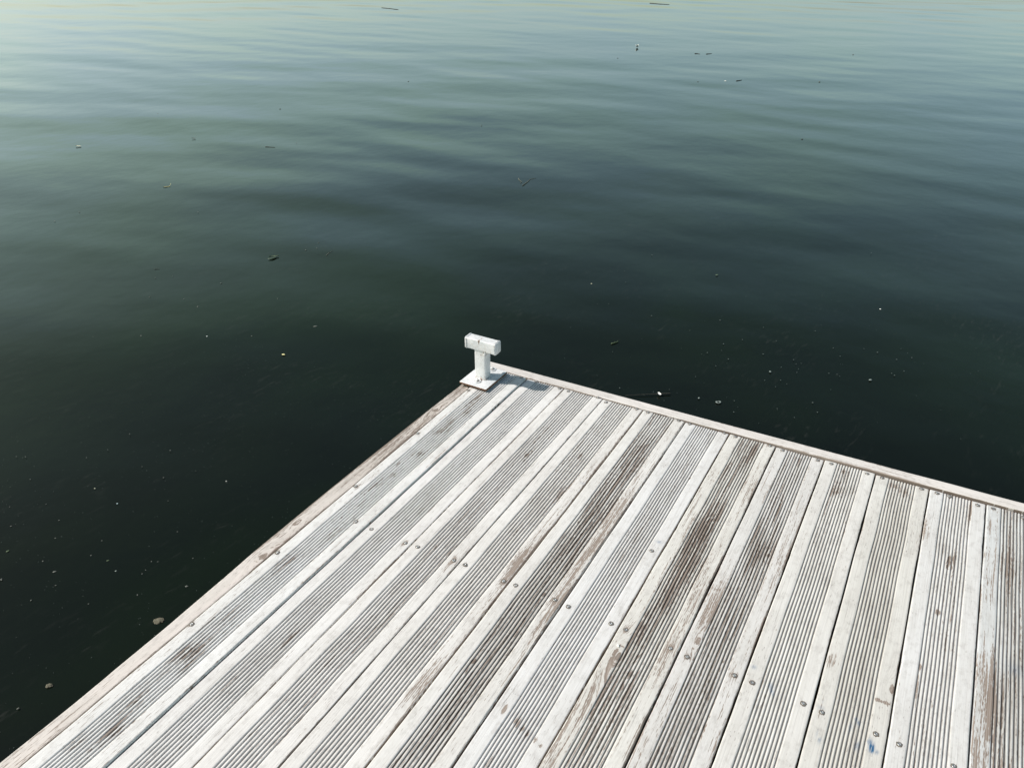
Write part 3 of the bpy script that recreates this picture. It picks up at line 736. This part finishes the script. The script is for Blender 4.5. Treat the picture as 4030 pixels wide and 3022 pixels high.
def leaf(pts, width, mat, name, label, cat, curl=.25, lift=.35, seed=0, tail=0):
    """pointed leaf blade between two points, curled up along its midrib"""
    (x0, y0), (x1, y1) = pts
    L_ = math.hypot(x1 - x0, y1 - y0); n = 14; m = 6; g = Geo(); r = random.Random(seed)
    rows = []
    for i in range(n + 1):
        t = i / n; w = width * math.sin(math.pi * min(1, t * .97 + .015)) ** .8 * (1 + .12 * math.sin(9 * t + seed))
        rows.append([(t * L_, w * s, curl * width * s * s * 1.5 + lift * width * (t - .5) ** 2 * 2 + .15 * width * math.sin(6 * t)) for s in [(2 * j / m - 1) for j in range(m + 1)]])
    g.grid(rows, closed=False)
    back = [[(x, y, z - .02 * width) for x, y, z in reversed(row)] for row in rows]
    g.grid(back, closed=False)
    o = g.build(name, mat, None, (x0, y0, FZ + .001), (0, 0, math.atan2(y1 - y0, x1 - x0)))
    tag(o, label, cat)
    return o
leaf([(-6.058, 2.420), (-6.012, 2.447)], .012, STRAW, 'floating_leaf', 'small pale straw-coloured leaf floating near the left frame edge', 'leaf')
leaf([(-5.343, 3.188), (-5.31, 3.206)], .009, PALE, 'floating_leaf', 'small dull whitish leaf on the upper left water', 'leaf')
yl = leaf([(-4.249, 1.924), (-4.222, 1.972)], .0075, YLEAF, 'floating_leaf', 'narrow yellow leaf with an upturned stalk floating at left', 'leaf')
g = Geo()
g.grid([[(.05 + .018 * t + .0014 * math.cos(q) * (1 - .4 * t), .030 * t * t + .0014 * math.sin(q), .004 + .012 * t) for q in [2 * math.pi * j / 6 for j in range(6)]] for t in [k / 6 for k in range(7)]], cap0=True, cap1=True)
g.build('stalk', YLEAF, yl)
cl = leaf([(-2.402, 1.212), (-2.366, 1.262)], .011, GLEAF, 'floating_leaf', 'curled grey-green leaf with a hole, floating left of the cleat', 'leaf', .3, .3, 4)
g = Geo()
g.grid([[(.040 - .05 * t + .002 * math.cos(q), -.012 - .018 * math.sin(2.5 * t) + .004 * math.sin(q), .002 + .002 * math.cos(q)) for q in [2 * math.pi * j / 6 for j in range(6)]] for t in [k / 9 for k in range(10)]], cap0=True, cap1=True)
g.build('torn_lobe', GLEAF, cl)
leaf([(.383, .842), (.403, .829)], .0075, WHITE, 'small_feather', 'small white downy feather resting across a long twig by the end edge board', 'feather', .5, .5, 7)
leaf([(-3.872, 11.34), (-3.868, 11.41)], .026, WHITE, 'small_feather', 'bright white feather standing out on the distant water at upper right', 'feather', .8, 1.2, 8)

def clump(x, y, r, label, seed, flat=.5, elong=1.3, rz=0):
    import bmesh
    bm = bmesh.new(); bmesh.ops.create_icosphere(bm, subdivisions=4, radius=1)
    g = np.random.default_rng(seed); ks = g.normal(0, 4.2, (10, 3)); ph = g.uniform(0, 6, 10)
    for v in bm.verts:
        p = np.array(v.co); d = sum(math.sin(k @ p + q) for k, q in zip(ks, ph)) / 10
        d2 = sum(math.sin(3.1 * (k @ p) + 2 * q) for k, q in zip(ks, ph)) / 10
        v.co *= 1 + .42 * d + .22 * d2
        v.co.z *= flat; v.co.x *= elong
    me = bpy.data.meshes.new('growth_clump'); bm.to_mesh(me); bm.free(); me.materials.append(CLUMP)
    o = bpy.data.objects.new('growth_clump', me); COL.objects.link(o)
    o.location = (x, y, WATER_Z + .002); o.scale = (r, r, r); o.rotation_euler = (0, 0, rz)
    tag(o, label, 'weed clump'); return o
clump(-.500, -1.2375, .0120, 'mottled brown clump of growth floating against the side edge board', 9, rz=.7)
clump(-.575, -1.5585, .0075, 'smaller grey-green clump with a pale streak, floating at lower left', 11, rz=.8)
g = Geo()
single('pale_petal', -.5735, -1.5560, .0030, WHITE, 'thin white petal lying on the smaller grey-green clump at lower left', 'petal', 2.0, .8, 90)

# a pale pebble of paint lying on the worn cream board
peb = fleck_mesh(33, WHITE, .7, 1.4, 'paint_chip')
o = bpy.data.objects.new('paint_chip', peb); COL.objects.link(o)
o.location = (.9214, -1.0007, .0027); o.scale = (.0032,) * 3; o.rotation_euler = (0, 0, 2.2)
tag(o, 'bright white paint chip lying on the most peeled cream board', 'paint chip')

# fine drifting silt: uncountable
def silt():
    g = np.random.default_rng(5); V = []; F = []
    for k in range(1100):
        if k < 950:
            x = g.uniform(-1.9, -.25); y = g.uniform(-1.75, .3)
            if x > -.08 - .25 + (y < -9): continue
            r = g.uniform(.0004, .0010)
        else:
            x = g.uniform(-.4, 2.3); y = g.uniform(.35, 2.4); r = g.uniform(.0006, .0015)
        a = g.uniform(0, 3.14); e = g.uniform(1, 2.2); b = len(V); ca, sa = math.cos(a), math.sin(a)
        for q in range(5):
            px, py = r * e * math.cos(q * 1.2566), r * math.sin(q * 1.2566)
            V.append((x + px * ca - py * sa, y + px * sa + py * ca, FZ - .0005))
        F.append(tuple(range(b, b + 5)))
    me = bpy.data.meshes.new('drifting_silt'); me.from_pydata(V, [], F); me.update(); me.materials.append(FOAM)
    o = bpy.data.objects.new('drifting_silt', me); COL.objects.link(o)
    tag(o, 'faint dust of fine silt drifting on the dark water around the jetty', 'silt', kind='stuff')
silt()

# ------------------------------------------------------------------ light, sky, camera
sun_dir = np.array((-.93, -.42, 1.0)); sun_dir /= np.linalg.norm(sun_dir)
sl = bpy.data.lights.new('sun', 'SUN'); sl.energy = 4.5; sl.angle = math.radians(.53); sl.color = (1, .945, .89)
so = bpy.data.objects.new('sun', sl); COL.objects.link(so)
from mathutils import Vector
so.rotation_euler = Vector(sun_dir).to_track_quat('Z', 'Y').to_euler()
so.location = (-5, -3, 6)

W = bpy.data.worlds.new('World'); S.world = W; W.use_nodes = True
nt = W.node_tree; nt.nodes.clear()
out = nt.nodes.new('ShaderNodeOutputWorld'); bg = nt.nodes.new('ShaderNodeBackground')
sky = nt.nodes.new('ShaderNodeTexSky'); sky.sky_type = 'NISHITA'; sky.sun_disc = False
sky.sun_elevation = math.asin(sun_dir[2]); sky.sun_rotation = math.atan2(sun_dir[0], sun_dir[1])
sky.air_density = 1.0; sky.dust_density = 2.5; sky.ozone_density = 1.0
bg.inputs[1].default_value = .10
# added sky tint by elevation for water reflections and deck fill, bright low, dark high
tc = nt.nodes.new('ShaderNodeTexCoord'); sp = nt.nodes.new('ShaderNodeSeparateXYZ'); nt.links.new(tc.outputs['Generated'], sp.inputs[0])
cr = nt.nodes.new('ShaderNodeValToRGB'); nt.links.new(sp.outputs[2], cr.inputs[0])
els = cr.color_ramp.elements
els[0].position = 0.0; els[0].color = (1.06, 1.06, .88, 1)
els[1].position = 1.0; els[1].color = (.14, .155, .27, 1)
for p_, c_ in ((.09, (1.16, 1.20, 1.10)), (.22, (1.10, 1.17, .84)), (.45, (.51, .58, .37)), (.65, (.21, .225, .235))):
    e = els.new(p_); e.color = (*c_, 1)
vm = nt.nodes.new('ShaderNodeVectorMath'); vm.operation = 'MULTIPLY'; nt.links.new(tc.outputs['Generated'], vm.inputs[0]); vm.inputs[1].default_value = (2.2, 2.2, 9)
nz = nt.nodes.new('ShaderNodeTexNoise'); nt.links.new(vm.outputs[0], nz.inputs['Vector']); nz.inputs['Scale'].default_value = 1.3; nz.inputs['Detail'].default_value = 3
mr = nt.nodes.new('ShaderNodeMapRange'); nt.links.new(nz.outputs['Fac'], mr.inputs['Value'])
for k_, v_ in (('From Min', .35), ('From Max', .68), ('To Min', 0), ('To Max', 1)): mr.inputs[k_].default_value = v_
sky_hue = nt.nodes.new('ShaderNodeMix'); sky_hue.data_type = 'RGBA'; nt.links.new(mr.outputs[0], sky_hue.inputs[0])  # added noise tint that varies the hue of the reflected sky
sky_hue.inputs[6].default_value = (1.82, 1.9, 2.1, 1); sky_hue.inputs[7].default_value = (2.0, 2.08, 1.98, 1)
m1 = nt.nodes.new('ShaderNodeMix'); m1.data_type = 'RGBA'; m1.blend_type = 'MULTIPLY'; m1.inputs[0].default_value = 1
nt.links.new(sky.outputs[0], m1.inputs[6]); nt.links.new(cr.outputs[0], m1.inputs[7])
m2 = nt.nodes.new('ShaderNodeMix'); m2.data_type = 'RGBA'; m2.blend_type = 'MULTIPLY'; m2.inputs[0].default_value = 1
nt.links.new(m1.outputs[2], m2.inputs[6]); nt.links.new(sky_hue.outputs[2], m2.inputs[7])
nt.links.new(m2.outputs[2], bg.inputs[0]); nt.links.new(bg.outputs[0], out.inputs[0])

cam = bpy.data.cameras.new('camera'); cam.sensor_width = 36; cam.sensor_fit = 'HORIZONTAL'
cam.lens = 3116.88 / 4030 * 36; cam.clip_start = .05; cam.clip_end = 4000
co = bpy.data.objects.new('camera', cam); COL.objects.link(co)
co.location = (1.32615569, -2.23757934, 1.46198402)
co.rotation_euler = (1.0372851, -.0027096, .5104691)
S.camera = co
S.view_settings.view_transform = 'Standard'; S.view_settings.look = 'None'; S.view_settings.exposure = 0
